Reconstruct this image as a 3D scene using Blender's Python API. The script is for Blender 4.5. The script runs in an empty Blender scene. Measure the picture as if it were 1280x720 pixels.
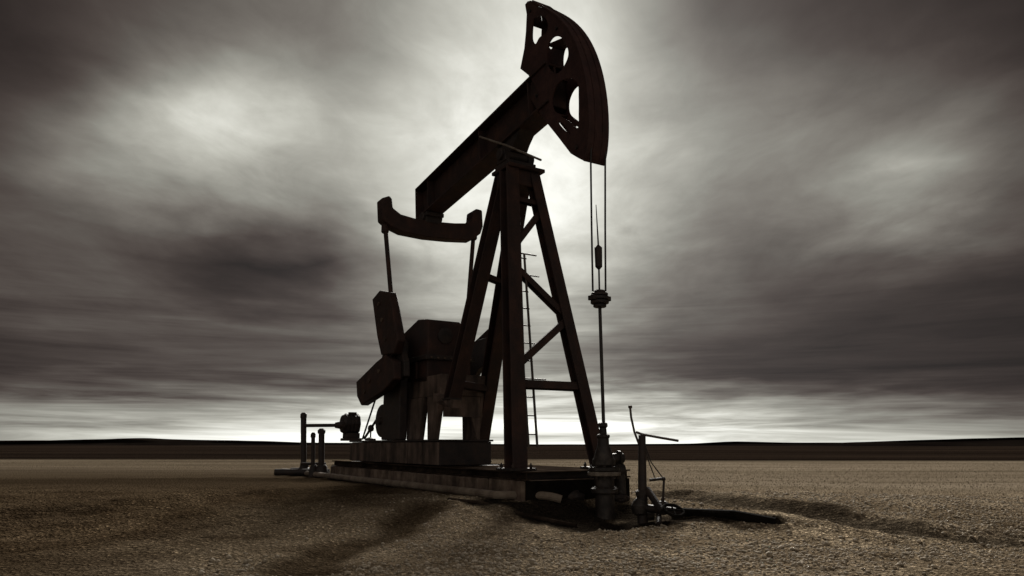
import bpy, bmesh, math, random
import numpy as np
from mathutils import Vector, Matrix
random.seed(7); rng = np.random.default_rng(11)
SC = bpy.context.scene; COL = SC.collection
# ------------------------------------------------------------------ camera constants (1280x720 photograph)
F, HY, H = 900.0, 556.0, 1.1
PITCH = math.atan((HY-360)/F); cp, sp = math.cos(PITCH), math.sin(PITCH)
TH = math.radians(31)
A = np.array([math.sin(TH), -math.cos(TH), 0]); C = np.array([math.cos(TH), math.sin(TH), 0])
def ray(px, py):
    a, b = (px-640)/F, (360-py)/F
    return np.array([a, cp-b*sp, sp+b*cp])
_r = ray(752, 655); W = np.array([0, 0, H]) + _r*(-H/_r[2])
OR = np.array([0, 0, H]) - W
# machine frame: u towards the well, v away to the right, w up; these give the point a photo pixel has on a plane of the machine
def onv(px, py, v):
    r = ray(px, py); t = (v-OR@C)/(r@C); P = OR+r*t; return float(P@A), float(P[2])
def onu(px, py, u):
    r = ray(px, py); t = (u-OR@A)/(r@A); P = OR+r*t; return float(P@C), float(P[2])
def atd(px, py, Y):
    r = ray(px, py); P = np.array([0, 0, H]) + r*(Y/r[1]); return Vector(P)
def world(u, v, w): return Vector(W + A*u + C*v + np.array([0, 0, w]))
def to_local(x, y):
    dx, dy = x-W[0], y-W[1]
    return dx*A[0]+dy*A[1], dx*C[0]+dy*C[1]
ROT = math.atan2(A[1], A[0])

# ------------------------------------------------------------------ noise for terrain
def _hash(ix, iy, s):
    n = (ix.astype(np.int64)*374761393 + iy.astype(np.int64)*668265263 + s*1442695041) & 0xFFFFFFFF
    n = ((n ^ (n >> 13))*1274126177) & 0xFFFFFFFF
    return ((n ^ (n >> 16)) & 0xFFFF)/65535.0
def vnoise(x, y, s=0):
    ix, iy = np.floor(x), np.floor(y); fx, fy = x-ix, y-iy
    fx, fy = fx*fx*(3-2*fx), fy*fy*(3-2*fy)
    a, b, c, d = _hash(ix, iy, s), _hash(ix+1, iy, s), _hash(ix, iy+1, s), _hash(ix+1, iy+1, s)
    return (a*(1-fx)+b*fx)*(1-fy)+(c*(1-fx)+d*fx)*fy - .5
def fbm(x, y, o=4, s=0, g=.5):
    t, a = 0, 1
    for i in range(o):
        t = t + a*vnoise(x*2**i+i*17.3, y*2**i-i*9.1, s+i); a *= g
    return t
def sstep(a, b, x):
    t = np.clip((x-a)/(b-a), 0, 1); return t*t*(3-2*t)
def seg_dist(x, y, pts):
    best = np.full(np.shape(x), 1e9)
    for (x0, y0), (x1, y1) in zip(pts[:-1], pts[1:]):
        dx, dy = x1-x0, y1-y0; t = np.clip(((x-x0)*dx+(y-y0)*dy)/(dx*dx+dy*dy), 0, 1)
        best = np.minimum(best, np.hypot(x-x0-t*dx, y-y0-t*dy))
    return best
def gpt(px, py, z=.15):
    r = ray(px, py); t = (z-H)/r[2]; return (r[0]*t, r[1]*t)
RUTS = [([gpt(380, 700), gpt(420, 676), gpt(480, 660), gpt(535, 643)], .26, .045),
        ([gpt(-60, 640, .25), gpt(140, 634, .25), gpt(300, 624, .25), gpt(430, 614, .28), gpt(500, 625, .22)], .3, .05),
        ([gpt(850, 628, .2), gpt(1000, 640, .2), gpt(1150, 650, .2), gpt(1400, 662, .2)], .35, .09),
        ([gpt(860, 648, .1), gpt(920, 653, .1), gpt(972, 657, .1)], .12, .06)]
def height(x, y, fine=True):
    x = np.asarray(x, float); y = np.asarray(y, float)
    u, v = to_local(x, y)
    z = .32*sstep(8.2, 11.6, y + .5*fbm(x*.5, y*.5, 2, 5)) * (1-.25*sstep(3, 9, x)) 
    z = z + .10*np.exp(-((x+4)**2/14+(y-7.5)**2/5)) + .012*fbm(x*.7, y*.7, 3, 21)
    # the dug out cellar round the well and its thrown up rim
    d = np.hypot((u-.25)/.95, v/1.5)
    z = z - .17*np.exp(-d**2*1.2)*(1-sstep(.0, .45, -u-.25))
    rimline = [gpt(650, 676, .0), gpt(720, 676, .0), gpt(820, 668, .0), gpt(900, 664, .0), gpt(985, 660, .05)]
    z = z + .03*np.exp(-(seg_dist(x, y, rimline)/.3)**2)
    for pts, wd, dp in RUTS:
        dd = seg_dist(x, y, pts); z = z - dp*np.exp(-(dd/wd)**2) + .5*dp*np.exp(-((dd-1.6*wd)/(.6*wd))**2)
    far = sstep(60, 400, np.hypot(x, y))
    z = z + far*.6*fbm(x*.006, y*.006, 3, 3)
    # flat under the foundation
    on = (1-sstep(0, .5, np.abs(v)-1.1))*sstep(-.2, .25, -u-.45)*(1-sstep(0, .5, -u-10.2))
    z = z*(1-on)+.31*on
    if fine:
        near = 1-sstep(13, 30, np.hypot(x, y))
        rough = .55+.9*np.clip(fbm(x*.45, y*.45, 2, 40)+.5, 0, 1)
        z = z + near*rough*(.030*fbm(x*3.5, y*3.5, 4, 60, .6) - .020*np.abs(fbm(x*9, y*9, 2, 80)))
    return z
def gz(x, y): return float(height(x, y))

# ------------------------------------------------------------------ materials
def new_mat(name):
    m = bpy.data.materials.new(name); m.use_nodes = True
    nt = m.node_tree; b = nt.nodes['Principled BSDF']; return m, nt, b
def nd(nt, t, **kw):
    n = nt.nodes.new(t)
    for k, val in kw.items():
        if k.startswith('i_'): n.inputs[k[2:]].default_value = val
        else: setattr(n, k, val)
    return n
def ramp(nt, fac, stops, interp='LINEAR'):
    r = nt.nodes.new('ShaderNodeValToRGB'); r.color_ramp.interpolation = interp
    e = r.color_ramp.elements
    e[0].position, e[0].color = stops[0][0], stops[0][1]; e[1].position, e[1].color = stops[1][0], stops[1][1]
    for p, c in stops[2:]:
        k = e.new(p); k.color = c
    nt.links.new(fac, r.inputs[0]); return r.outputs[0]
def g(v): return (v, v, v, 1)
def mix(nt, fac, a, b, mode='MIX'):
    m = nt.nodes.new('ShaderNodeMix'); m.data_type = 'RGBA'; m.blend_type = mode
    for s, val in ((m.inputs[0], fac), (m.inputs[6], a), (m.inputs[7], b)):
        if hasattr(val, 'is_linked'): nt.links.new(val, s)
        else: s.default_value = val
    return m.outputs[2]
def math_(nt, op, a, b=None, c=None, clamp=False):
    m = nt.nodes.new('ShaderNodeMath'); m.operation = op; m.use_clamp = clamp
    for i, val in enumerate((a, b, c)):
        if val is None: continue
        if hasattr(val, 'is_linked'): nt.links.new(val, m.inputs[i])
        else: m.inputs[i].default_value = val
    return m.outputs[0]
def surf_mat(name, cols, scale=3, rough=.75, metal=0, streak=0, bump=.3, bscale=30, fine=None):
    """worn surface: patches between cols, vertical streaks, small bump"""
    m, nt, b = new_mat(name); L = nt.links
    tc = nd(nt, 'ShaderNodeTexCoord')
    n = nd(nt, 'ShaderNodeTexNoise', i_Scale=scale, i_Detail=8, i_Roughness=.65); L.new(tc.outputs['Object'], n.inputs['Vector'])
    c = ramp(nt, n.outputs['Fac'], [(.35+.3*i/max(1, len(cols)-1), (*cc, 1)) for i, cc in enumerate(cols)])
    if streak:
        mp = nd(nt, 'ShaderNodeMapping'); mp.inputs['Scale'].default_value = (6, 6, 1.3); L.new(tc.outputs['Object'], mp.inputs[0])
        n2 = nd(nt, 'ShaderNodeTexNoise', i_Scale=1.0, i_Detail=5); L.new(mp.outputs[0], n2.inputs['Vector'])
        k = ramp(nt, n2.outputs['Fac'], [(.42, g(1)), (.62, g(1-streak))])
        c = mix(nt, 1.0, c, k, 'MULTIPLY')
    L.new(c, b.inputs['Base Color'])
    n3 = nd(nt, 'ShaderNodeTexNoise', i_Scale=bscale, i_Detail=6); L.new(tc.outputs['Object'], n3.inputs['Vector'])
    bp = nd(nt, 'ShaderNodeBump', i_Strength=bump, i_Distance=.02); L.new(n3.outputs['Fac'], bp.inputs['Height']); L.new(bp.outputs[0], b.inputs['Normal'])
    rr = nd(nt, 'ShaderNodeMapRange'); rr.inputs[3].default_value = rough-.12; rr.inputs[4].default_value = min(1, rough+.12)
    L.new(n.outputs['Fac'], rr.inputs[0]); L.new(rr.outputs[0], b.inputs['Roughness'])
    b.inputs['Metallic'].default_value = metal
    b.inputs['Specular IOR Level'].default_value = .3
    return m
M = {}
M['paint']  = surf_mat('dark_rusted_paint', [(.022, .013, .011), (.034, .018, .014), (.055, .026, .018)], 2.5, .72, streak=.22)
M['head']   = surf_mat('red_oxide_paint', [(.026, .012, .010), (.044, .018, .015), (.062, .028, .022)], 3.0, .68, streak=.25)
M['iron']   = surf_mat('black_iron', [(.014, .012, .011), (.028, .021, .018), (.04, .027, .02)], 5, .6)
M['guard']  = surf_mat('weathered_sheet_metal', [(.06, .043, .034), (.11, .078, .06), (.17, .12, .095)], 2.0, .7, streak=.6)
M['rope']   = surf_mat('greased_wire_rope', [(.02, .018, .016), (.035, .03, .027)], 12, .55)
M['well']   = surf_mat('oily_cast_steel', [(.012, .010, .008), (.025, .020, .017), (.055, .045, .036)], 6, .5)
M['pale']   = surf_mat('chalky_flange_paint', [(.08, .065, .05), (.15, .125, .10), (.22, .19, .15)], 7, .8)
M['pipe']   = surf_mat('rusty_pipe', [(.04, .028, .02), (.08, .055, .04), (.12, .085, .06)], 4, .8)
M['concrete'] = surf_mat('stained_concrete', [(.07, .048, .036), (.145, .105, .078), (.25, .19, .14)], 2.6, .9, streak=.45, bump=.5, bscale=14)
M['tar'] = surf_mat('tar_coated_pipe', [(.006, .005, .004), (.012, .01, .008)], 6, .97)
M['tar'].node_tree.nodes['Principled BSDF'].inputs['Specular IOR Level'].default_value = .02
M['dirt'] = surf_mat('dirt_caked_plate', [(.012, .009, .007), (.03, .022, .017), (.06, .045, .033)], 2.5, .95, bump=.6)
M['dirt'].node_tree.nodes['Principled BSDF'].inputs['Specular IOR Level'].default_value = .0
M['oldpipe'] = surf_mat('mud_dusted_pipe', [(.09, .068, .05), (.17, .135, .10), (.24, .195, .15)], 3, .92)
M['steelrail'] = surf_mat('worn_steel_rail', [(.05, .04, .034), (.09, .075, .062)], 3, .55)

# ------------------------------------------------------------------ mesh builder
class MB:
    def __init__(s): s.v, s.f = [], []
    def add(s, vs, fs):
        o = len(s.v); s.v += [tuple(p) for p in vs]; s.f += [tuple(i+o for i in f) for f in fs]; return s
    def box(s, x0, x1, y0, y1, z0, z1):
        vs = [(x, y, z) for x in (x0, x1) for y in (y0, y1) for z in (z0, z1)]
        return s.add(vs, [(0, 1, 3, 2), (4, 6, 7, 5), (0, 4, 5, 1), (2, 3, 7, 6), (0, 2, 6, 4), (1, 5, 7, 3)])
    def prism(s, poly, off, fn):
        """poly 2-D outline, fn(a,b,k) -> 3-D point for k=0 / 1"""
        n = len(poly); vs = [fn(a, b, 0) for a, b in poly]+[fn(a, b, 1) for a, b in poly]
        fs = [tuple(range(n)), tuple(range(2*n-1, n-1, -1))]+[(i, i+n, (i+1) % n+n, (i+1) % n) for i in range(n)]
        return s.add(vs, fs)
    def uw(s, poly, v0, v1): return s.prism(poly, 0, lambda a, b, k: (a, (v0, v1)[k], b))
    def vw(s, poly, u0, u1): return s.prism(poly, 0, lambda a, b, k: ((u0, u1)[k], a, b))
    def frame(s, p0, p1, up=(0, 0, 1)):
        p0, p1 = Vector(p0), Vector(p1); d = (p1-p0).normalized(); up = Vector(up)
        if abs(d.dot(up)) > .98: up = Vector((1, 0, 0))
        x = d.cross(up).normalized(); y = x.cross(d).normalized(); return p0, p1, d, x, y
    def sweep(s, sec, p0, p1, up=(0, 0, 1), taper=1):
        p0, p1, d, x, y = s.frame(p0, p1, up)
        return s.prism(sec, 0, lambda a, b, k: (p0 + x*a+y*b) if k == 0 else (p1+x*a*taper+y*b*taper))
    def bar(s, p0, p1, w, h, up=(0, 0, 1), taper=1):
        return s.sweep([(-w/2, -h/2), (w/2, -h/2), (w/2, h/2), (-w/2, h/2)], p0, p1, up, taper)
    def ibeam(s, p0, p1, w, h, t=.03, up=(0, 0, 1)):
        a, b, q = w/2, h/2, t/2
        sec = [(-a, -b), (a, -b), (a, -b+t), (q, -b+t), (q, b-t), (a, b-t), (a, b), (-a, b), (-a, b-t), (-q, b-t), (-q, -b+t), (-a, -b+t)]
        # fold the concave ends into three rectangles so the caps fill cleanly
        for r in ((-a, a, -b, -b+t), (-a, a, b-t, b), (-q, q, -b+t, b-t)):
            s.sweep([(r[0], r[2]), (r[1], r[2]), (r[1], r[3]), (r[0], r[3])], p0, p1, up)
        return s
    def channel(s, p0, p1, w, h, t=.015, up=(0, 0, 1)):
        a, b = w/2, h/2
        for r in ((-a, -a+t, -b, b), (-a+t, a, -b, -b+t), (-a+t, a, b-t, b)):
            s.sweep([(r[0], r[2]), (r[1], r[2]), (r[1], r[3]), (r[0], r[3])], p0, p1, up)
        return s
    def tube(s, p0, p1, r, r1=None, n=14):
        r1 = r if r1 is None else r1; p0, p1, d, x, y = s.frame(p0, p1)
        c = [(math.cos(2*math.pi*i/n), math.sin(2*math.pi*i/n)) for i in range(n)]
        return s.prism(c, 0, lambda a, b, k: (p0+x*a*r+y*b*r) if k == 0 else (p1+x*a*r1+y*b*r1))
    def path(s, pts, r, n=10):
        pts = [Vector(p) for p in pts]; m = len(pts); vs = []; px = None
        for i, p in enumerate(pts):
            d = (pts[min(i+1, m-1)]-pts[max(i-1, 0)]).normalized()
            if px is None: px = d.cross(Vector((0, 0, 1)));  px = px if px.length > .05 else d.cross(Vector((1, 0, 0)))
            x = (px-d*px.dot(d)).normalized(); px = x; y = d.cross(x)
            vs += [p+x*math.cos(2*math.pi*k/n)*r+y*math.sin(2*math.pi*k/n)*r for k in range(n)]
        fs = [(i*n+k, i*n+(k+1) % n, (i+1)*n+(k+1) % n, (i+1)*n+k) for i in range(m-1) for k in range(n)]
        fs += [tuple(range(n-1, -1, -1)), tuple((m-1)*n+k for k in range(n))]
        return s.add(vs, fs)
    def lathe(s, base, prof, n=28, axis=(0, 0, 1)):
        ax = Vector(axis).normalized(); x = ax.cross(Vector((0, 0, 1)) if abs(ax.z) < .9 else Vector((1, 0, 0))).normalized(); y = ax.cross(x)
        base = Vector(base); vs = [base+ax*h+(x*math.cos(2*math.pi*k/n)+y*math.sin(2*math.pi*k/n))*r for r, h in prof for k in range(n)]
        m = len(prof); fs = [(i*n+k, i*n+(k+1) % n, (i+1)*n+(k+1) % n, (i+1)*n+k) for i in range(m-1) for k in range(n)]
        fs += [tuple(range(n-1, -1, -1)), tuple((m-1)*n+k for k in range(n))]
        return s.add(vs, fs)
    def ring(s, c, R, r, axis=(0, 0, 1), n=32, m=10):
        ax = Vector(axis).normalized(); x = ax.cross(Vector((0, 0, 1)) if abs(ax.z) < .9 else Vector((1, 0, 0))).normalized(); y = ax.cross(x); c = Vector(c)
        vs = []
        for i in range(n):
            e = x*math.cos(2*math.pi*i/n)+y*math.sin(2*math.pi*i/n)
            vs += [c+e*(R+r*math.cos(2*math.pi*j/m))+ax*r*math.sin(2*math.pi*j/m) for j in range(m)]
        return s.add(vs, [(i*m+j, ((i+1) % n)*m+j, ((i+1) % n)*m+(j+1) % m, i*m+(j+1) % m) for i in range(n) for j in range(m)])
    def build(s, name, m, parent=None, bevel=.008, loc=None, smooth=True):
        me = bpy.data.meshes.new(name); me.from_pydata(s.v, [], s.f); me.validate()
        bm = bmesh.new(); bm.from_mesh(me); bmesh.ops.recalc_face_normals(bm, faces=bm.faces)
        if bevel:
            ed = [e for e in bm.edges if len(e.link_faces) == 2 and e.calc_face_angle(0) > .7]
            if ed: bmesh.ops.bevel(bm, geom=ed, offset=bevel, segments=1, affect='EDGES', clamp_overlap=True)
        for f_ in bm.faces: f_.smooth = smooth
        for e in bm.edges:
            if len(e.link_faces) == 2 and e.calc_face_angle(0) > .5: e.smooth = False
        bm.to_mesh(me); bm.free()
        me.materials.append(m); o = bpy.data.objects.new(name, me); COL.objects.link(o)
        if parent: o.parent = parent
        if loc is not None: o.location = loc
        return o
def tag(o, label=None, cat=None, group=None, kind=None):
    for k, val in (('label', label), ('category', cat), ('group', group), ('kind', kind)):
        if val: o[k] = val
    return o
def thing(name, label, cat, loc=(0, 0, 0), rz=0, group=None):
    o = bpy.data.objects.new(name, None); COL.objects.link(o); o.location = loc; o.rotation_euler = (0, 0, rz)
    o.empty_display_size = .3
    return tag(o, label, cat, group)
def plate(name, outline, holes, v0, v1, m, parent):
    """flat plate with cut-outs in the u-w plane, v0..v1 thick"""
    cu = bpy.data.curves.new('tmp', 'CURVE'); cu.dimensions = '2D'; cu.fill_mode = 'BOTH'; cu.extrude = (v1-v0)/2; cu.bevel_depth = 0
    for pts in [outline]+holes:
        sp_ = cu.splines.new('POLY'); sp_.points.add(len(pts)-1); sp_.use_cyclic_u = True
        for p, q in zip(sp_.points, pts): p.co = (q[0], q[1], 0, 1)
    t = bpy.data.objects.new('tmp', cu); COL.objects.link(t)
    bpy.context.view_layer.update()
    me = bpy.data.meshes.new_from_object(t.evaluated_get(bpy.context.evaluated_depsgraph_get()))
    bpy.data.objects.remove(t); bpy.data.curves.remove(cu)
    me.transform(Matrix(((1, 0, 0, 0), (0, 0, -1, (v0+v1)/2), (0, 1, 0, 0), (0, 0, 0, 1))))
    me.name = name; me.materials.clear(); me.materials.append(m)
    o = bpy.data.objects.new(name, me); COL.objects.link(o); o.parent = parent; return o

# ================================================================== PUMP JACK
DK = .72          # top of the concrete foundation
RS = 1.20         # top of the raised pedestal block
PJ = thing('pump_jack', 'tall rusted oil pump jack standing on the concrete foundation in front of the cloudy sky', 'pump jack', world(0, 0, 0), ROT)
CAPU, CAPW = -2.3, 6.05
# --- samson post: four H-beam legs
FT3 = onv(565, 500, -.62)     # the near rear leg stands on a bracket of the gear pedestal
tops = {1: (CAPU+.12, -.24, CAPW), 2: (CAPU+.12, .26, CAPW), 3: (CAPU-.18, -.17, CAPW), 4: (CAPU-.22, .24, CAPW)}
feet = {1: (-1.12, -.74, DK), 2: (-1.05, .80, DK), 3: (*FT3[:1], -.62, FT3[1]), 4: (-5.1, .72, DK+.03)}
def onleg(k, w):
    a, b = Vector(feet[k]), Vector(tops[k]); return a+(b-a)*((w-a.z)/(b.z-a.z))
for k in (1, 2, 3, 4):
    w_, h_ = {1: (.265, .27), 2: (.21, .21), 3: (.25, .26), 4: (.28, .28)}[k]
    lg = MB().ibeam(feet[k], tops[k], w_, h_, .03, up=(1, 0, 0)).build('samson_post_leg', M['paint'], PJ)
    f0 = feet[k]; q_ = .6 if k == 3 else 1
    ft = MB().box(f0[0]-.24*q_, f0[0]+.24*q_, f0[1]-.22*q_, f0[1]+.22*q_, f0[2]+.0, f0[2]+.035)
    for a in ((-.17, .17) if k != 3 else ()):
        for b in (-.16, .16): ft.lathe((f0[0]+a, f0[1]+b, f0[2]+.035), [(.026, 0), (.026, .045), (.014, .05), (.014, .075)], 6)
    ft.build('foot_plate', M['iron'], lg, .004)
def wof(px, py, u): return onu(px, py, u)[1]
def brace(k1, w1, k2, w2, s=.11, name='cross_brace'):
    a, b = onleg(k1, w1), onleg(k2, w2); a.x += .0; b.x += .0
    MB().channel(a, b, s, s, .014, up=(1, 0, .2)).build(name, M['paint'], PJ, .004)
brace(1, 2.05, 2, 2.05, .13)
brace(1, 5.45, 2, 5.42, .10)
brace(1, 4.15, 2, 3.28, .12)
brace(1, 2.30, 2, 3.20, .12)
brace(2, 5.28, 1, 4.40, .11)
brace(3, 2.2, 4, 2.2, .13); brace(3, 4.2, 4, 4.2, .11)
# --- top cap and saddle bearing
cap = MB().box(CAPU-.36, CAPU+.30, -.34, .44, CAPW-.0, CAPW+.07)
cap.box(CAPU-.28, CAPU+.22, -.28, .34, CAPW-.30, CAPW-.003)
cap.build('post_cap', M['paint'], PJ, .01)
sb = MB().box(CAPU-.30, CAPU+.20, -.30, .30, CAPW+.073, CAPW+.17)
for sgn in (-1, 1):
    sb.uw([(CAPU-.22, CAPW+.172), (CAPU+.12, CAPW+.172), (CAPU+.07, CAPW+.40), (CAPU-.17, CAPW+.40)], sgn*.26-.05, sgn*.26+.05)
sb.tube((CAPU-.05, -.36, CAPW+.33), (CAPU-.05, .36, CAPW+.33), .11, n=20)
sb.build('saddle_bearing', M['iron'], PJ)
# --- walking beam
bt0 = onv(520, 236, -.2); bt1 = onv(668, 90, -.2)
sl = math.atan2(bt1[1]-bt0[1], bt1[0]-bt0[0]); BD = .80
dirb = Vector((math.cos(sl), 0, math.sin(sl))); nrm = Vector((-math.sin(sl), 0, math.cos(sl)))
T0 = Vector((bt0[0], 0, bt0[1])) - nrm*BD/2; T1 = Vector((bt1[0], 0, bt1[1])) - nrm*BD/2 + dirb*.35
bm_ = MB().ibeam(T0, T1, .44, BD, .045)
for k in range(1, 9):
    p = T0+(T1-T0)*(k/9.0)
    for sg in (-1, 1): bm_.bar(p+Vector((0, sg*.11, 0))-nrm*(BD/2-.047), p+Vector((0, sg*.11, 0))+nrm*(BD/2-.047), .018, .18, up=(0, 1, 0)) if k in (1, 5, 8) else None
bm_.bar(T0-dirb*.015, T0-dirb*.001, .44, BD, up=(0, 0, 1))
WB = bm_.build('walking_beam', M['paint'], PJ, .01)
# centre bearing seat under the beam
c0 = T0+dirb*((CAPU-.05-T0.x)/dirb.x) - nrm*(BD/2+.003)
MB().uw([(c0.x-.42, c0.z-.05), (c0.x+.42, c0.z+.05), (c0.x+.2, c0.z-.14), (c0.x+.1, CAPW+.40), (c0.x-.2, CAPW+.40), (c0.x-.3, c0.z-.2)], -.17, .17).build('beam_saddle', M['iron'], PJ)
# thin grease line bar running across the beam side to the post cap
p = onv(600, 171, -.30); q = onv(676, 200, -.30)
MB().path([(p[0], -.30, p[1]), (.5*(p[0]+q[0]), -.31, .5*(p[1]+q[1])+.03), (q[0], -.30, q[1])], .02).build('grease_line', M['pale'], PJ, 0)
# --- horse head
TK = .17
left = [onv(x, y, -TK) for x, y in [(664, 1), (660, 2), (657, 6), (659, 18), (658, 40), (656, 61), (651, 86), (661, 94), (668, 104), (674, 118), (673, 138), (682, 151), (698, 171), (714, 192), (724, 198)]]
arc = [onv(x, y, TK) for x, y in [(751.5, 207), (756, 194), (757.5, 176), (757.5, 157), (756.5, 136), (754.5, 114), (750.5, 92), (744.5, 71), (737, 54), (728, 41), (717, 31), (705, 22), (692, 14)]]
def smooth_arc(pts, n=28):
    t = np.linspace(0, 1, len(pts)); P = np.array(pts); cx = np.polyfit(t, P[:, 0], 4); cy = np.polyfit(t, P[:, 1], 4)
    return [(float(np.polyval(cx, s)), float(np.polyval(cy, s))) for s in np.linspace(0, 1, n)]
arcs = smooth_arc(arc)
top = left[0]
# carry the arc up to the tip of the head
a_end = arcs[-1]
tip = [(a_end[0]+(top[0]-a_end[0])*t, a_end[1]+(top[1]-a_end[1])*t + .0*math.sin(math.pi*t)) for t in (.25, .5, .75)]
outline = left + arcs + tip
def blob(pts, n=6):
    """closed smooth loop through the pixel points, on the near plate"""
    P = [onv(x, y, -TK) for x, y in pts]; out = []; m = len(P)
    for i in range(m):
        p0, p1, p2, p3 = P[i-1], P[i], P[(i+1) % m], P[(i+2) % m]
        for k in range(n):
            t = k/n
            out.append(tuple(.5*((2*p1[j])+(-p0[j]+p2[j])*t+(2*p0[j]-5*p1[j]+4*p2[j]-p3[j])*t*t+(-p0[j]+3*p1[j]-3*p2[j]+p3[j])*t**3) for j in (0, 1)))
    return out
holes = [blob([(668, 24), (678, 20), (685, 28), (684, 40), (675, 47), (670, 55), (666, 50), (666, 36)]),
         blob([(693, 46), (702, 47), (709, 57), (711, 69), (706, 82), (697, 92), (687, 86), (684, 72), (686, 56)]),
         blob([(704, 100), (715, 98), (723, 106), (724, 122), (724, 142), (723, 160), (712, 152), (700, 144), (692, 136), (691, 122), (696, 108)]),
         blob([(700, 152), (706, 156), (713, 165), (713, 168), (706, 163), (699, 155)])]
HH = thing('horse_head', None, None); HH.parent = PJ
plate('side_plate', outline, holes, -TK-.012, -TK+.012, M['head'], HH)
far = plate('side_plate', outline, holes, TK-.012, TK+.012, M['head'], HH)
# curved front plate the ropes lie on
strip = [tip[-1], tip[1], tip[0]][::1] + arcs[::-1]
vs, fs = [], []
for i, (a, b) in enumerate(strip):
    p_ = strip[max(0, i-1)]; n_ = strip[min(len(strip)-1, i+1)]
    dx, dy = n_[0]-p_[0], n_[1]-p_[1]; L_ = math.hypot(dx, dy); nx, ny = -dy/L_, dx/L_   # outward
    if nx < 0: nx, ny = -nx, -ny
    for (off, v_) in ((.035, -TK-.03), (.035, TK+.03), (.003, TK+.03), (.003, -TK-.03)):
        vs.append((a+nx*off, v_, b+ny*off))
n = len(strip)
for i in range(n-1):
    for k in range(4): fs.append((i*4+k, i*4+(k+1) % 4, (i+1)*4+(k+1) % 4, (i+1)*4+k))
fs += [(0, 1, 2, 3), (4*n-4, 4*n-1, 4*n-2, 4*n-3)]
MB().add(vs, fs).build('front_plate', M['head'], HH, .004)
# guide ribs on the front plate
for v_ in (-.075, .075):
    MB().path([(a+.045, v_, b+.01) for a, b in strip[2:]], .011, 6).build('rope_guide', M['head'], HH, 0)
# internal web ribs between the plates
for (x0, y0), (x1, y1) in (((668, 108), (690, 95)), ((676, 143), (690, 140)), ((657, 8), (660, 30)), ((652, 82), (660, 92)), ((718, 190), (734, 200)), ((682, 56), (706, 46))):
    a, b = onv(x0, y0, -TK), onv(x1, y1, -TK)
    MB().bar((a[0], 0, a[1]), (b[0], 0, b[1]), 2*TK-.03, .02, up=(.3, 0, 1)).build('web_plate', M['head'], HH, 0)
# hinge block joining head to beam
hb = [onv(x, y, -.14) for x, y in ((664, 96), (690, 92), (692, 132), (676, 146), (662, 122))]
MB().uw(hb, -.14, .14).build('hinge_block', M['paint'], HH)
for x, y in ((664, 14), (672, 120), (722, 185), (697, 36)):
    a = onv(x, y, -TK); MB().tube((a[0], -TK-.04, a[1]), (a[0], -TK-.01, a[1]), .03, n=6).build('pin', M['iron'], HH, 0)
# --- bridle, carrier bar, polished rod
for px_, v_ in ((738, -.10), (756, .10)):
    y0 = 204 if v_ < 0 else 207
    xt = onu(px_, y0, .10); xb = onu(px_+3 if v_ < 0 else px_+1, 364, .04)
    MB().path([(.13, xt[0], xt[1]+.25), (.11, xt[0], xt[1]), (.07, .5*(xt[0]+xb[0]), .5*(xt[1]+xb[1])), (.04, xb[0], xb[1])], .015, 8).build('wire_rope', M['rope'], PJ, 0)
cv, cw = onu(749.5, 373, 0)
cb = MB()
for dz, wv, hh in ((-.115, .10, .05), (-.06, .14, .055), (0, .155, .055), (.06, .13, .05), (.105, .09, .04)):
    cb.lathe((0, cv, cw+dz-hh/2), [(wv*.86, 0), (wv, .008), (wv, hh-.008), (wv*.86, hh)], 16)
cb.box(-.07, .07, cv-.17, cv+.17, cw-.035, cw+.035)
cb.build('carrier_bar', M['iron'], PJ, .004)
pr = onu(745, 256, 0); r1 = onu(748, 308, 0); r2 = onu(748.5, 335, 0); rb = onu(755, 545, 0)
pc = MB().tube((0, cv, cw+.12), (0, r1[0], r1[1]), .014).tube((0, r1[0], r1[1]), (0, pr[0], pr[1]), .014, .006)
pc.lathe((0, r2[0], r2[1]), [(.02, -.02), (.055, .02), (.06, r1[1]-r2[1]-.02), (.02, r1[1]-r2[1]+.02)], 12)
pc.build('rod_clamp', M['iron'], PJ, 0)
MB().tube((0, cv, cw-.12), (0, rb[0], rb[1]-.1), .026).build('polished_rod', M['rope'], PJ, 0)
# --- equalizer beam, cross-wise under the tail
EU = -6.12
eqp = [(474, 250), (484, 247), (487, 251), (488, 262), (498, 270), (515, 275), (540, 279), (565, 281), (582, 281), (586, 276), (587, 266), (592, 263), (599, 265), (600, 285), (597, 294), (586, 302), (560, 301), (530, 298), (500, 292), (484, 284), (475, 276)]
top_e = [onu(x, y, EU) for x, y in eqp]
MB().vw(top_e, EU-.16, EU+.16).build('equalizer_beam', M['paint'], PJ, .02)
bu = EU; c1 = T0+dirb*((bu-T0.x)/dirb.x)-nrm*(BD/2)
eb = MB().box(bu-.17, bu+.17, -.20, .20, onu(537, 279, EU)[1]-.04, onu(537, 279, EU)[1]+.12)
eb.box(bu-.24, bu+.24, -.22, .22, c1.z-.09, c1.z+.0)
eb.tube((bu, -.24, (c1.z+onu(537, 279, EU)[1])/2+.02), (bu, .24, (c1.z+onu(537, 279, EU)[1])/2+.02), .12, n=18)
eb.build('equalizer_bearing', M['iron'], PJ)
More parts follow.
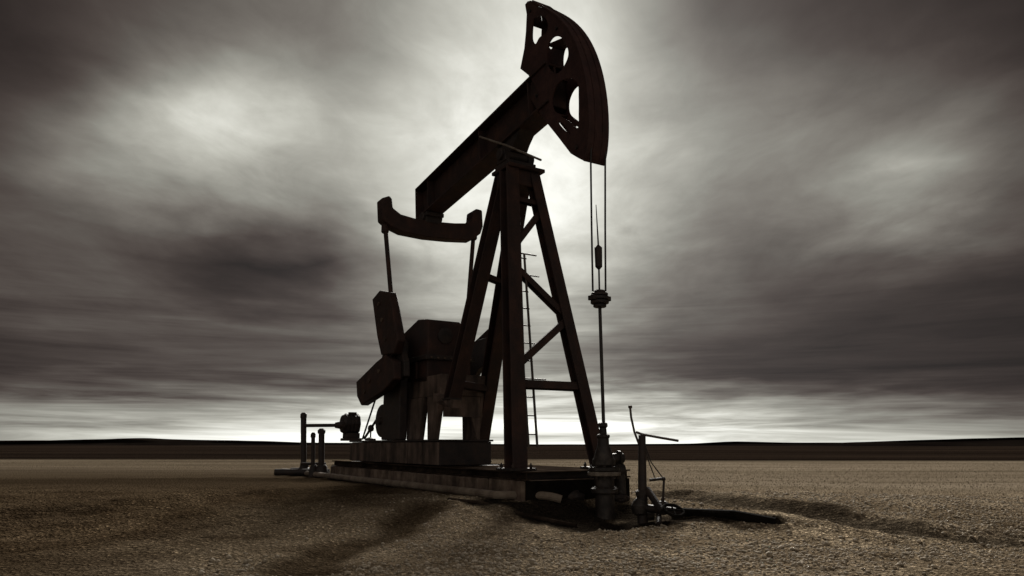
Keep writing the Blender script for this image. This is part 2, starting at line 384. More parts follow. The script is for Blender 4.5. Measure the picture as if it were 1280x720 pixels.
# --- pitman arms and cranks
GA = onv(503, 452, -.55)                       # crank shaft, on the near gearbox face
GU, GW = GA
for sg in (-1, 1):
    if sg < 0:
        t0 = onu(481.5, 283, EU); 
        pin = onv(492, 440, -.98)
        pts = [(EU, t0[0], t0[1]), (pin[0], -.93, pin[1])]
    else:
        t0 = onu(592, 292, EU); pin = (GU+.12, GW+.55); pts = [(EU, t0[0], t0[1]), (pin[0], .93, pin[1])]
    pm = MB().tube(pts[0], pts[1], .05, n=12)
    pm.lathe((pts[0][0], pts[0][1], pts[0][2]-.16), [(.06, 0), (.085, .03), (.085, .2), (.05, .23)], 12)
    pm.tube((pts[1][0], pts[1][1]-.07*sg, pts[1][2]), (pts[1][0], pts[1][1]+.12*sg, pts[1][2]), .12, n=16)
    pm.build('pitman_arm', M['paint'], PJ, 0)
# near crank: slab arm with an upper and a lower counterweight
cr = MB().uw([onv(x, y, -.93) for x, y in ((480, 400), (491, 400), (505, 452), (505, 470), (468, 492), (462, 478), (484, 448))], -.93, -.80)
cr.tube((GU, -.98, GW), (GU, -.45, GW), .16, n=22)
CR = cr.build('crank_arm', M['iron'], PJ, .01)
MB().uw([onv(x, y, -1.12) for x, y in ((465, 374), (474, 363), (486, 365), (490, 384), (497, 425), (492, 442), (476, 444), (471, 420))], -1.12, -.935).build('counterweight', M['paint'], CR, .02)
MB().uw([onv(x, y, -1.12) for x, y in ((445, 477), (470, 452), (481, 443), (492, 452), (492, 474), (478, 489), (451, 507), (446, 496))], -1.12, -.935).build('counterweight', M['paint'], CR, .02)
for ob_, pts_ in ((CR, ((474, 380), (478, 400), (482, 424), (462, 476), (474, 464), (456, 490))),):
    for x, y in pts_:
        a = onv(x, y, -1.12); MB().lathe((a[0], -1.15, a[1]), [(.05, 0), (.05, .028)], 6, axis=(0, 1, 0)).build('weight_bolt', M['pipe'], ob_, 0)
# far crank
cr = MB().uw([onv(x, y, .85) for x, y in ((560, 470), (600, 425), (625, 418), (632, 436), (600, 462), (585, 492))], .80, .93)
cr.tube((GU, .45, GW), (GU, .98, GW), .16, n=22)
CR = cr.build('crank_arm', M['iron'], PJ, .01)
MB().uw([onv(x, y, .95) for x, y in ((592, 428), (610, 411), (634, 415), (637, 434), (625, 444), (600, 466), (590, 458))], .935, 1.12).build('counterweight', M['paint'], CR, .02)
# --- gear reducer
GF = -5.0
def gu(x, y): return onv(x, y, -.48)
prof = [gu(490, 480), gu(488, 436), gu(503, 419), gu(523, 399.5), (GF-.10, gu(535, 400)[1]+.02), (GF, gu(535, 404)[1]-.02), (GF, gu(535, 478)[1])]
gb = MB()
# chamfered across v as well: loft of four profile copies
secs = [(-.50, .0, .42), (-.50, .0, 0), (.30, .0, 0), (.52, .16, 0)]
rings = []
def ringpts(v_, drop, extra):
    zt = max(p[1] for p in prof); out = []
    for a, b in prof:
        out.append((a, v_, b-(drop+extra*0)*max(0, (b-GW)/(zt-GW))*2.2))
    return out
rs = [ringpts(-.50, 0, 0), ringpts(.28, 0, 0), ringpts(.50, .17, 0)]
k = len(prof); vs = sum(rs, []); fs = [tuple(range(k)), tuple(range(3*k-1, 2*k-1, -1))]
for j in range(2):
    fs += [(j*k+i, (j+1)*k+i, (j+1)*k+(i+1) % k, j*k+(i+1) % k) for i in range(k)]
GR = MB().add(vs, fs).build('gear_reducer', M['paint'], PJ, .02)
# cover flange, ribs and bolts on the gear reducer
fl = MB(); zf = GW-.02
fl.box(prof[0][0]-.06, GF+.06, -.56, .56, zf-.05, zf+.05)
fl.build('case_flange', M['iron'], GR)
for uu in (GF-.5, GF-1.1):
    MB().box(uu-.025, uu+.025, -.55, -.503, prof[0][1], zf-.053).build('case_rib', M['paint'], GR, .004)
for j in range(7): MB().lathe((GF+.062, -.45+.15*j, zf-.012), [(.022, 0), (.022, .03)], 6, axis=(1, 0, 0)).build('flange_bolt', M['pipe'], GR, 0)
MB().lathe((GF+.0, -.12, GW+.45), [(.17, 0), (.17, .03), (.1, .045)], 18, axis=(1, 0, 0)).build('inspection_cover', M['iron'], GR, 0)
# --- gear pedestal: tapering legs on the raised block
pz0, pz1 = RS, prof[0][1]+.02
pd = MB(); u0, u1 = prof[0][0]+.05, GF-.02
PL = [onv(x, 550, -.52)[0] for x in (508, 530, 534, 549)]; u1 = max(u1, PL[3]-.02)
pd.box(u0, u1, -.50, .50, pz1-.42, pz1-.003)
pd.uw([(FT3[0]-.55, pz1-.40), (FT3[0]+.16, FT3[1]-.16), (FT3[0]+.20, FT3[1]-.004), (FT3[0]-.55, FT3[1]-.004)], -.74, -.503)
PD = pd.build('gear_pedestal', M['guard'], PJ, .01)
def legp(ua, ub, ua2, ub2, v0, v1): return MB().uw([(ua, RS), (ub, RS), (ub2, pz1-.423), (ua2, pz1-.423)], v0, v1)
wb = onu(560, 521, u1-.06)[1]
for sg, xs_ in ((-1, (508, 530, 534, 549)), (1, (535, 548, 578, 598))):
    a0, a1 = (-.52, -.40) if sg < 0 else (.40, .52)
    q_ = [onv(x, 550, a0 if i_ % 2 == 0 else a1)[0] for i_, x in enumerate(xs_)]
    legp(q_[0], q_[1], q_[0]-.05, q_[1]+.22, a0, a1).build('pedestal_leg', M['guard'], PD, .008)
    legp(q_[2], q_[3], q_[2]-.05, max(q_[3]+.06, u1), a0, a1).build('pedestal_leg', M['guard'], PD, .008)
# front web of the pedestal over a trapezoid opening
fw = MB().box(u1-.10, u1-.02, -.397, .397, wb, pz1-.424)
fw.vw([(.397, RS), (.33, RS), (.20, wb-.003), (.397, wb-.003)], u1-.10, u1-.02)
fw.build('pedestal_web', M['guard'], PD, .004)
# --- belt guard: tall narrow housing behind the near crank, with the sheave showing low down
bgx = onv(487, 500, -.72)[0]
BG = MB().uw([(bgx-.28, RS), (bgx+.74, RS), (bgx+.70, GW+.35), (bgx+.42, GW+.55), (bgx+.05, GW+.5), (bgx-.18, GW+.1)], -.78, -.60).build('belt_guard', M['iron'], PJ, .02)
MB().lathe((bgx-.38, -.76, RS+.42), [(.08, -.06), (.09, -.01), (.34, 0), (.36, .02), (.36, .13), (.34, .15), (.09, .16), (.08, .2)], 32, axis=(0, 1, 0)).build('sheave', M['iron'], PJ, .004)
# --- ladder hung inside the front legs
LD = thing('ladder', None, None); LD.parent = PJ
vA = (onu(655, 440, -1.55)[0], onu(665.5, 440, -1.55)[0])
ztop, zbot = onu(660, 318, -1.75)[1], onu(660, 559, -1.45)[1]
def lu(z): return -1.42-.33*(z-zbot)/(ztop-zbot)
for v_ in vA: MB().bar((lu(zbot), v_, zbot), (lu(ztop), v_-.03, ztop), .035, .028, up=(1, 0, 0)).build('rail', M['steelrail'], LD, .003)
z = zbot+.2; i = 0
while z < ztop-.05:
    ex = .24 if i in (3, 5, 9) else (.0)
    MB().tube((lu(z), vA[0]-.02, z), (lu(z), vA[1]+.01+ex, z), .012, n=8).build('rung', M['steelrail'], LD, 0); z += .30; i += 1
MB().tube((lu(ztop), vA[0]-.05, ztop), (lu(ztop), vA[1]+.22, ztop), .014, n=8).build('grab_bar', M['steelrail'], LD, 0)

# ================================================================== FOUNDATION
FD = thing('foundation', 'long stained concrete foundation block under the pump jack legs', 'foundation', world(0, 0, 0), ROT)
U0, U1, V0, V1 = -9.7, -.62, -.95, 1.05
n_seg = 9
for i in range(n_seg):
    a = U0+(U1-.0-U0)*i/n_seg; b = U0+(U1-U0)*(i+1)/n_seg
    jx = random.uniform(-.012, .012)
    MB().box(a+.006, b-.006, V0+jx, V1+jx, .14, DK-.13+random.uniform(-.004, .004)).build('concrete_block', M['concrete'], FD, .018)
MB().box(U1+.001, U1+.022, V0+.06, V1-.01, .12, DK-.135).build('hollow_shade_plate', M['tar'], FD, .004)  # near-black sheet added to stand for the shade in the open front hollow
# steel skid frame on the blocks
sk = thing('skid_frame', 'rusted steel skid frame with I-beam runners bolted along the top of the concrete foundation', 'frame', world(0, 0, 0), ROT)
for v_ in (V0+.07, V1-.07):
    MB().ibeam((U0+.1, v_, DK-.063), (U1+.03, v_, DK-.063), .16, .12, .02).build('runner_beam', M['dirt'], sk, .004)
for i in range(8):
    uu = -9.4+i*1.21
    MB().box(uu, uu+.16, V0+.155, V1-.155, DK-.12, DK-.02).build('cross_member', M['iron'], sk, .004)
MB().box(-3.9, U1, V0+.16, V1-.16, DK-.0195, DK-.005).build('deck_plate', M['dirt'], sk, .002)
# raised pedestal block under gearbox and motor
rb_ = thing('raised_plinth', 'raised plinth of pale weathered panels under the gearbox and motor', 'plinth', world(0, 0, 0), ROT)
ra, rbb = -8.95, -3.95
MB().box(ra, rbb, -.68, .42, DK+.003, RS-.04).build('plinth_core', M['iron'], rb_, .01)
npan = 7
for i in range(npan):
    a = ra+(rbb-ra)*i/npan; b = ra+(rbb-ra)*(i+1)/npan
    MB().box(a+.012, b-.012, -.72-random.uniform(0, .012), -.683, DK+.01, RS-.05).build('side_panel', M['guard'], rb_, .005)
MB().box(ra-.03, rbb+.03, -.74, .45, RS-.037, RS-.002).build('top_plate', M['iron'], rb_, .004)

# ================================================================== ELECTRIC MOTOR
def local_thing(name, label, cat, u, v, w, group=None): return thing(name, label, cat, world(u, v, w), ROT, group)
mc = onv(440, 533, -.35)
MT = local_thing('electric_motor', 'black ribbed electric motor at the rear end of the raised plinth', 'motor', mc[0], -.35, RS)
mb = MB()
for i in range(7):
    r_ = .27 if i % 2 == 0 else .25
    mb.lathe((0, -.2+i*.05, .43), [(r_, 0), (r_, .048)], 8, axis=(0, 1, 0))
mb.build('motor_body', M['iron'], MT, 0)
MB().lathe((0, -.30, .43), [(.12, 0), (.22, .03), (.25, .095)], 20, axis=(0, 1, 0)).build('end_cover', M['iron'], MT, 0)
MB().box(-.24, .24, -.22, .2, .0, .07).box(-.19, .19, -.18, .16, .07, .2).build('motor_foot', M['iron'], MT)
MB().box(.0, .10, -.12, .08, .66, .73).build('terminal_box', M['iron'], MT)
# two brace rods and a small lever between motor and guard
a, b = onv(453, 549, -.6), onv(470, 497, -.6); c, d = onv(455, 537, -.6), onv(479, 512, -.6)
st = local_thing('belt_tension_rods', 'pair of thin slanting rods between the motor and the belt guard', 'rods', a[0], -.6, RS)
MB().tube((0, 0, a[1]-RS), (b[0]-a[0], 0, b[1]-RS), .022, n=8).build('rod', M['iron'], st, 0)
MB().tube((0, .05, .05), (d[0]-a[0], 0, d[1]-RS), .03, n=8).build('rod', M['iron'], st, 0)
lv = onv(463, 550, -.62)
ml = local_thing('hand_lever', 'small upright lever with a round knob beside the motor', 'lever', lv[0], -.62, RS)
MB().tube((0, 0, 0), (0, 0, .22), .018, n=8).build('stem', M['iron'], ml, 0)
MB().lathe((0, 0, .2), [(.02, 0), (.06, .02), (.075, .07), (.06, .13), (.02, .16)], 14).build('knob', M['iron'], ml, 0)
MB().lathe((0, 0, 0), [(.13, 0), (.12, .04), (.05, .07)], 14).build('base_boss', M['iron'], ml, 0)

# ================================================================== WELLHEAD
zb = gz(W[0], W[1])
WH = thing('wellhead', 'squat oily wellhead with stacked flanges under the polished rod', 'wellhead', world(0, .045, 0), ROT); WH.scale = (.84, .84, 1)
def wz(py): return onu(755, py, 0)[1]
MB().lathe((0, .03, -.25), [(.19, 0), (.19, .27), (.165, .30), (.165, wz(612)+.25)], 28).build('casing_pipe', M['well'], WH, 0)
MB().lathe((0, .03, wz(612)-.0), [(.21, -.06), (.23, -.04), (.23, .015), (.2, .03), (.17, .05), (.175, wz(594)-wz(612)-.02)], 28).build('casing_head', M['well'], WH, 0)
fz = wz(594)
MB().lathe((0, .03, fz-.01), [(.27, 0), (.285, .01), (.285, .05), (.27, .06)], 30).build('flange', M['pale'], WH, 0)
MB().lathe((0, .03, fz+.058), [(.26, 0), (.27, .01), (.27, .05), (.2, .06)], 30).build('flange', M['well'], WH, 0)
for i in range(10):
    an = i*math.pi/5
    MB().lathe((.235*math.cos(an), .03+.235*math.sin(an), fz-.05), [(.022, 0), (.022, .19)], 6).build('stud_bolt', M['iron'], WH, 0)
MB().lathe((0, .03, fz+.12), [(.17, 0), (.20, .03), (.20, .10), (.165, .14), (.15, wz(563)-fz-.16), (.10, wz(553)-fz-.14), (.095, wz(545)-fz-.12)], 26).build('tubing_head', M['well'], WH, 0)
MB().tube((0, .05, wz(574)), (0, .34, wz(573)), .075).lathe((0, .33, wz(573)), [(.11, 0), (.11, .05), (.07, .08), (.07, .12)], 18, axis=(0, 1, 0)).build('side_outlet', M['well'], WH, 0)
MB().tube((0, .05, wz(589)), (.02, .30, wz(589)), .07).lathe((.02, .28, wz(588)), [(.10, 0), (.10, .14), (.06, .16)], 16, axis=(0, 1, 0)).tube((.02, .37, wz(588)), (.02, .38, wz(618)), .085).build('flow_tee', M['well'], WH, 0)
MB().lathe((0, .03, wz(548)), [(.10, 0), (.115, .02), (.115, .05), (.065, .07), (.06, wz(535)-wz(548)), (.085, wz(533)-wz(548)), (.08, wz(529)-wz(548)), (.03, wz(527)-wz(548))], 20).build('stuffing_box', M['iron'], WH, 0)

# ================================================================== THINGS RIGHT OF THE WELL
YR = 10.3
def pt(x, y, Y=YR): return atd(x, y, Y)
b0 = pt(803, 640); b0.z = gz(b0.x, b0.y)
PV = thing('valve_post', 'leaning iron post with a crossed thin bar on top, right of the wellhead', 'post', b0)
def rel(v): return v-b0
MB().tube((0, 0, -.1), rel(pt(802.5, 615)), .075).tube(rel(pt(803, 618)), rel(pt(802.5, 544)), .062, .05).lathe(rel(pt(803, 617)), [(.09, -.03), (.095, .03), (.07, .05)], 14).build('post', M['iron'], PV, 0)
MB().path([rel(pt(795, 540)), rel(pt(803, 543)), rel(pt(825, 547)), rel(pt(848, 551))], .018, 8).build('cross_bar', M['steelrail'], PV, 0)
MB().path([rel(pt(787.5, 508)), rel(pt(789, 522)), rel(pt(793, 540)), rel(pt(799, 556)), rel(pt(802, 560))], .016, 8).tube(rel(pt(785.5, 508.5)), rel(pt(790, 508.5)), .022, n=8).build('bent_rod', M['steelrail'], PV, 0)
MB().path([rel(pt(806, 556)), rel(pt(814, 578)), rel(pt(829, 598))], .008, 6).path([rel(pt(806, 560)), rel(pt(812, 580)), rel(pt(819, 598))], .008, 6).build('guy_wire', M['rope'], PV, 0)
b1 = pt(822, 640, 10.0); b1.z = gz(b1.x, b1.y)
VA = thing('valve_assembly', 'low cluster of pipe fittings with a handwheel on the ground beside the iron post', 'valve', b1)
def rel1(v): return v-b1
MB().tube(rel1(pt(809, 612)), rel1(pt(828, 640, 9.9)), .05).tube(rel1(pt(800, 634)), rel1(pt(850, 640, 9.9)), .05).tube(rel1(pt(823, 634)), rel1(pt(824, 655, 9.8)), .035).build('pipe_run', M['iron'], VA, 0)
MB().tube(rel1(pt(812, 600)), rel1(pt(831, 598)), .02, n=8).tube(rel1(pt(830, 598)), rel1(pt(829, 622)), .016, n=8).tube(rel1(pt(829, 622)), rel1(pt(826, 636)), .024, n=8).lathe(rel1(pt(829, 599)), [(.02, -.02), (.04, 0), (.02, .03)], 8).build('pump_handle', M['iron'], VA, 0)
MB().lathe(rel1(pt(800, 632)), [(.05, -.14), (.11, -.1), (.12, 0), (.09, .06), (.05, .1)], 14).lathe(rel1(pt(812, 641)), [(.1, -.05), (.1, .05)], 12, axis=(1, 0, 0)).lathe(rel1(pt(828, 634)), [(.04, -.1), (.1, -.06), (.11, .03), (.05, .08)], 12).build('valve_body', M['well'], VA, 0)
hw = rel1(pt(842, 638, 9.8)); MB().ring(hw, .13, .022, axis=(.2, -.5, 1)).tube(hw-Vector((.12, .02, 0)), hw+Vector((.12, .02, 0)), .012, n=6).tube(hw-Vector((0, .1, .04)), hw+Vector((0, .1, .04)), .012, n=6).build('handwheel', M['tar'], VA, 0)
# pipe leaving to the right along the trench
def gpath(pxs, z, r, dz=.0):
    out = []
    for x, y in pxs:
        X, Y = gpt(x, y, z); out.append(Vector((X, Y, gz(X, Y)+r+dz)))
    return out
def dense(pts, m=8):
    out = []
    for a_, b_ in zip(pts[:-1], pts[1:]): out += [a_.lerp(b_, k/m) for k in range(m)]
    return out+[pts[-1]]
def ground_pipe(name, label, pxs, z, r, mat, dz=0, LOC=None):
    if LOC:
        P = [Vector((a_, b_, 0)) for a_, b_ in LOC]
        for q_ in P: q_.z = float(height(q_.x, q_.y, False))+r+dz
        P = dense(P, 14)
        for q_ in P: q_.z = float(height(q_.x, q_.y, False))+r+dz
    else: P = dense(gpath(pxs, z, r, dz))
    o = P[0].copy(); ob = MB().path([q_-o for q_ in P], r, 12).build(name, mat, None, 0, loc=o); return tag(ob, label, 'pipe')
ground_pipe('buried_pipe', 'half buried black pipe running right from the valve cluster to a pale gravel rim', [(842, 648), (880, 651), (920, 655), (970, 658)], .1, .075, M['tar'], -.045)
# ================================================================== THINGS LEFT
ground_pipe('flow_line', 'long mud dusted flow line lying on the ground along the concrete foundation', None, .31, .06, M['oldpipe'], .01, LOC=[world(-13.0, -1.32, 0)[:2], world(-6, -1.22, 0)[:2], world(-1.0, -1.16, 0)[:2], gpt(702, 640, .15)])
ground_pipe('scrap_pipe', 'short pipe length lying loose in the dirt left of the wellhead', [(560, 641), (600, 643), (660, 648), (720, 652)], .12, .03, M['dirt'], -.02)
def left_point(x, y, Y=19.5): return atd(x, y, Y)
b2 = left_point(380, 590); b2.z = gz(b2.x, b2.y)
RP = thing('riser_post', 'tall iron riser post with a round cap and an arm reaching to the motor', 'post', b2)
def rel2(v): return v-b2
MB().tube((0, 0, -.1), rel2(left_point(379.5, 522)), .075).lathe(rel2(left_point(379.5, 520)), [(.05, -.1), (.085, -.04), (.085, .05), (.05, .09)], 14).build('post', M['iron'], RP, 0)
MB().tube(rel2(left_point(380, 532)), rel2(left_point(430, 531.5, 18.6)), .045).lathe(rel2(left_point(424, 531.5, 18.7)), [(.07, -.1), (.09, 0), (.09, .1)], 12, axis=(1, 0, 0)).build('arm_pipe', M['iron'], RP, 0)
MB().lathe((0, 0, 0), [(.2, -.06), (.22, 0), (.2, .12), (.12, .2), (.1, .32)], 14).tube((-.35, 0, .1), (.35, 0, .1), .09).build('base_fitting', M['iron'], RP, 0)
for (xa, yt, lab) in ((391.5, 543, 'shorter and thinner pipe stub beside the tall riser post'), (402, 538, 'black pipe stub with capped top nearest the foundation end')):
    b3 = left_point(xa, 592, 18.6); b3.z = gz(b3.x, b3.y); t_ = left_point(xa, yt, 18.6)-b3
    ps = thing('pipe_stub', lab, 'pipe', b3)
    r_ = .05 if xa < 395 else .075
    MB().tube((0, 0, -.1), t_, r_).build('stub_pipe', M['iron'], ps, 0)
    MB().lathe(t_, [(r_*1.3, -.08), (r_*1.35, .0), (r_*.7, .05)], 12).build('cap', M['iron'], ps, 0)
    MB().lathe((0, 0, 0), [(r_*2.2, -.05), (r_*2.4, .05), (r_*1.8, .25), (r_*1.3, .3)], 12).build('collar', M['iron'], ps, 0)
b4 = left_point(385, 588, 19.2)
z4 = gz(b4.x, b4.y)
lp = MB().tube((-.85, 0, .09), (.55, 0, .09), .085).tube((-.2, 0, .30), (.45, 0, .30), .04)
tag(lp.build('header_pipe', M['iron'], None, 0, loc=(b4.x, b4.y, z4)), 'thick pipe header lying on the dirt between the riser post and the stubs', 'pipe')
# debris around the well
def clod(name, label, cat, x, y, s, mat, flat=.5):
    b = bmesh.new(); bmesh.ops.create_icosphere(b, subdivisions=3, radius=1)
    off = random.random()*50
    for v_ in b.verts:
        nn = float(fbm(np.array(v_.co.x*1.6+off), np.array(v_.co.y*1.6+v_.co.z*1.3), 3)); v_.co *= 1+.55*nn
        v_.co.x *= s; v_.co.y *= s*.8; v_.co.z *= s*flat
    me = bpy.data.meshes.new(name); b.to_mesh(me); b.free(); me.materials.append(mat)
    o = bpy.data.objects.new(name, me); COL.objects.link(o); o.location = (x, y, gz(x, y)+s*flat*.3); o.rotation_euler = (0, 0, random.random()*6)
    return tag(o, label, cat)
for (px_, py_, s_, lab) in ((716, 641, .20, 'largest dark oily lump of earth against the left side of the wellhead'), (688, 643, .13, 'dark earth clod just left of the largest lump beside the wellhead'), (612, 636, .09, 'small dark clod lying left of the loose pipe end'), (625, 635, .07, 'smallest dark clod beside another clod near the flow line'), (776, 640, .14, 'dark earth lump between the wellhead and the valve cluster')):
    X, Y = gpt(px_, py_, .1); clod('earth_clod', lab, 'clod', X, Y, s_, M['iron'] if s_ > .12 else M['pipe'])

# ================================================================== GROUND
def axis_lines(lo, hi, step, far_lo, far_hi, gr=1.16):
    a = list(np.arange(lo, hi+1e-6, step)); s = step; x = hi
    while x < far_hi: s *= gr; x += s; a.append(x)
    s = step; x = lo; pre = []
    while x > far_lo: s *= gr; x -= s; pre.append(x)
    return np.array(pre[::-1]+a)
gx = axis_lines(-7, 8, .035, -4000, 4000); gy = axis_lines(2.5, 13.5, .035, -1500, 5000, 1.09)
X, Y = np.meshgrid(gx, gy); Z = height(X, Y)
nx, ny = len(gx), len(gy)
me = bpy.data.meshes.new('ground'); me.vertices.add(nx*ny)
me.vertices.foreach_set('co', np.stack([X, Y, Z], -1).astype(np.float32).ravel())
i = np.arange(nx-1)[None, :]+np.arange(ny-1)[:, None]*nx
q = np.stack([i, i+1, i+1+nx, i+nx], -1).reshape(-1, 4).astype(np.int32)
me.loops.add(q.size); me.loops.foreach_set('vertex_index', q.ravel()); me.polygons.add(len(q))
me.polygons.foreach_set('loop_start', np.arange(len(q), dtype=np.int32)*4)
me.polygons.foreach_set('use_smooth', np.ones(len(q), bool)); me.update(calc_edges=True)
def stain_mask(X, Y):
    """crude-oil soaked soil round the wellhead and along the trench"""
    pts = [gpt(600, 640, .15), gpt(690, 655, .05), gpt(752, 663, 0), gpt(840, 656, .05), gpt(965, 658, .08)]
    d = seg_dist(X, Y, pts); wd = .40*np.exp(-((X-.95)/1.25)**2)+.13
    s = 1-sstep(.55, 1.25, d/wd + .8*fbm(X*2.5, Y*2.5, 3, 9))
    cx_, cy_ = gpt(740, 652, .05)
    s = np.maximum(s, 1-sstep(.55, 1.2, np.hypot((X-cx_)/1.35, (Y-cy_)/.85)+.9*fbm(X*2.2, Y*2.2, 4, 13)))
    s2 = 1-sstep(.6, 1.3, seg_dist(X, Y, RUTS[2][0])/.5+.9*fbm(X*1.5, Y*1.5, 3, 19))
    return np.maximum(s, .75*s2)
def shade_damp_mask(X, Y):
    """edge shade painted into the soil at left and lower right, plus damp ruts"""
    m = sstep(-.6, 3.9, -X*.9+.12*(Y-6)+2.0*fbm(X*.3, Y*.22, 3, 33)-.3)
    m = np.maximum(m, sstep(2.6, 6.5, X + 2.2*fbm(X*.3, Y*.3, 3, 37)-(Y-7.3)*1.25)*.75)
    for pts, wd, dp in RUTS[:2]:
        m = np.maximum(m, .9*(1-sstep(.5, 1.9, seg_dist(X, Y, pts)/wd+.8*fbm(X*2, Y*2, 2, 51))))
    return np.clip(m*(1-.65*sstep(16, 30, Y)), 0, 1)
for nm, fn in (('stain', stain_mask), ('shade_damp', shade_damp_mask)):
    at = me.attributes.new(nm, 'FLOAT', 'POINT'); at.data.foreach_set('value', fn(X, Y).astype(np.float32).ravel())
GO = bpy.data.objects.new('ground', me); COL.objects.link(GO); tag(GO, kind='structure')
m, nt, b = new_mat('dry_gravelly_soil'); L = nt.links
geo = nd(nt, 'ShaderNodeNewGeometry'); pos = geo.outputs['Position']
n1 = nd(nt, 'ShaderNodeTexNoise', i_Scale=1.1, i_Detail=6, i_Roughness=.6); L.new(pos, n1.inputs[0])
n2 = nd(nt, 'ShaderNodeTexNoise', i_Scale=24, i_Detail=7, i_Roughness=.75); L.new(pos, n2.inputs[0])
vo = nd(nt, 'ShaderNodeTexVoronoi', i_Scale=38); L.new(pos, vo.inputs[0])
c = ramp(nt, n1.outputs['Fac'], [(.3, (.205, .155, .102, 1)), (.5, (.365, .287, .195, 1)), (.7, (.52, .42, .295, 1))])
c = mix(nt, .75, c, ramp(nt, n2.outputs['Fac'], [(.34, g(.34)), (.5, g(1.05)), (.66, g(1.7))]), 'MULTIPLY')
vc = ramp(nt, vo.outputs['Color'], [(.1, g(.6)), (.9, g(1.35))]); c = mix(nt, .5, c, vc, 'MULTIPLY')
n0 = nd(nt, 'ShaderNodeTexNoise', i_Scale=.35, i_Detail=5, i_Roughness=.6, i_Distortion=.6); L.new(pos, n0.inputs[0])
c = mix(nt, .8, c, ramp(nt, n0.outputs['Fac'], [(.36, (.62, .60, .57, 1)), (.5, (1.02, 1.02, 1.02, 1)), (.62, (1.5, 1.5, 1.47, 1))]), 'MULTIPLY')
vl = nd(nt, 'ShaderNodeTexVoronoi', feature='F1', i_Scale=17, i_Detail=1.0); L.new(pos, vl.inputs[0])
lump = ramp(nt, vl.outputs['Distance'], [(.15, g(1.7)), (.42, g(1.25)), (.62, g(.42))])
c = mix(nt, ramp(nt, n0.outputs['Fac'], [(.38, g(.35)), (.6, g(.9))]), c, lump, 'MULTIPLY')
# dry field: long wind-combed bands across the plain
mp = nd(nt, 'ShaderNodeMapping'); mp.inputs['Scale'].default_value = (.05, .5, .5); L.new(pos, mp.inputs[0])
n4 = nd(nt, 'ShaderNodeTexNoise', i_Scale=1, i_Detail=7, i_Roughness=.65); L.new(mp.outputs[0], n4.inputs[0])
fieldc = ramp(nt, n4.outputs['Fac'], [(.32, (.15, .118, .080, 1)), (.5, (.26, .21, .148, 1)), (.68, (.36, .297, .215, 1))])
fieldc = mix(nt, .6, fieldc, ramp(nt, n2.outputs['Fac'], [(.3, g(.5)), (.7, g(1.35))]), 'MULTIPLY')
sx = nd(nt, 'ShaderNodeSeparateXYZ'); L.new(pos, sx.inputs[0])
fm = nd(nt, 'ShaderNodeMapRange', interpolation_type='SMOOTHSTEP'); fm.inputs[1].default_value = 12.5; fm.inputs[2].default_value = 17; L.new(math_(nt, 'ADD', sx.outputs[1], math_(nt, 'MULTIPLY', n1.outputs['Fac'], 2.0)), fm.inputs[0])
c = mix(nt, fm.outputs[0], c, fieldc)
at1 = nd(nt, 'ShaderNodeAttribute', attribute_name='shade_damp'); c = mix(nt, math_(nt, 'MULTIPLY', at1.outputs['Fac'], .92), c, mix(nt, 1, c, (.20, .17, .14, 1), 'MULTIPLY'))  # soil colour darkened by the painted edge shade and the rut damp
at2 = nd(nt, 'ShaderNodeAttribute', attribute_name='stain'); c = mix(nt, math_(nt, 'MULTIPLY', at2.outputs['Fac'], .93), c, (.010, .008, .007, 1))
# beyond the field: dark burnt scrubland
mp2 = nd(nt, 'ShaderNodeMapping'); mp2.inputs['Scale'].default_value = (.01, .05, .05); L.new(pos, mp2.inputs[0])
n5 = nd(nt, 'ShaderNodeTexNoise', i_Scale=1, i_Detail=5); L.new(mp2.outputs[0], n5.inputs[0])
fs_ = nd(nt, 'ShaderNodeMapRange'); fs_.inputs[1].default_value = 41; fs_.inputs[2].default_value = 45; L.new(math_(nt, 'ADD', sx.outputs[1], math_(nt, 'MULTIPLY', n5.outputs['Fac'], 6.0)), fs_.inputs[0])
scrub = ramp(nt, n5.outputs['Fac'], [(.35, (.009, .0065, .005, 1)), (.65, (.036, .025, .018, 1))])
c = mix(nt, fs_.outputs[0], c, scrub)
L.new(c, b.inputs['Base Color']); b.inputs['Roughness'].default_value = .95; b.inputs['Specular IOR Level'].default_value = 0
hsum = math_(nt, 'ADD', math_(nt, 'SUBTRACT', math_(nt, 'MULTIPLY', n2.outputs['Fac'], .8), math_(nt, 'MULTIPLY', vl.outputs['Distance'], 1.3)), math_(nt, 'MULTIPLY', vo.outputs['Distance'], .8))
bp = nd(nt, 'ShaderNodeBump', i_Strength=1.0, i_Distance=.035); L.new(hsum, bp.inputs['Height']); L.new(bp.outputs[0], b.inputs['Normal'])
me.materials.append(m)

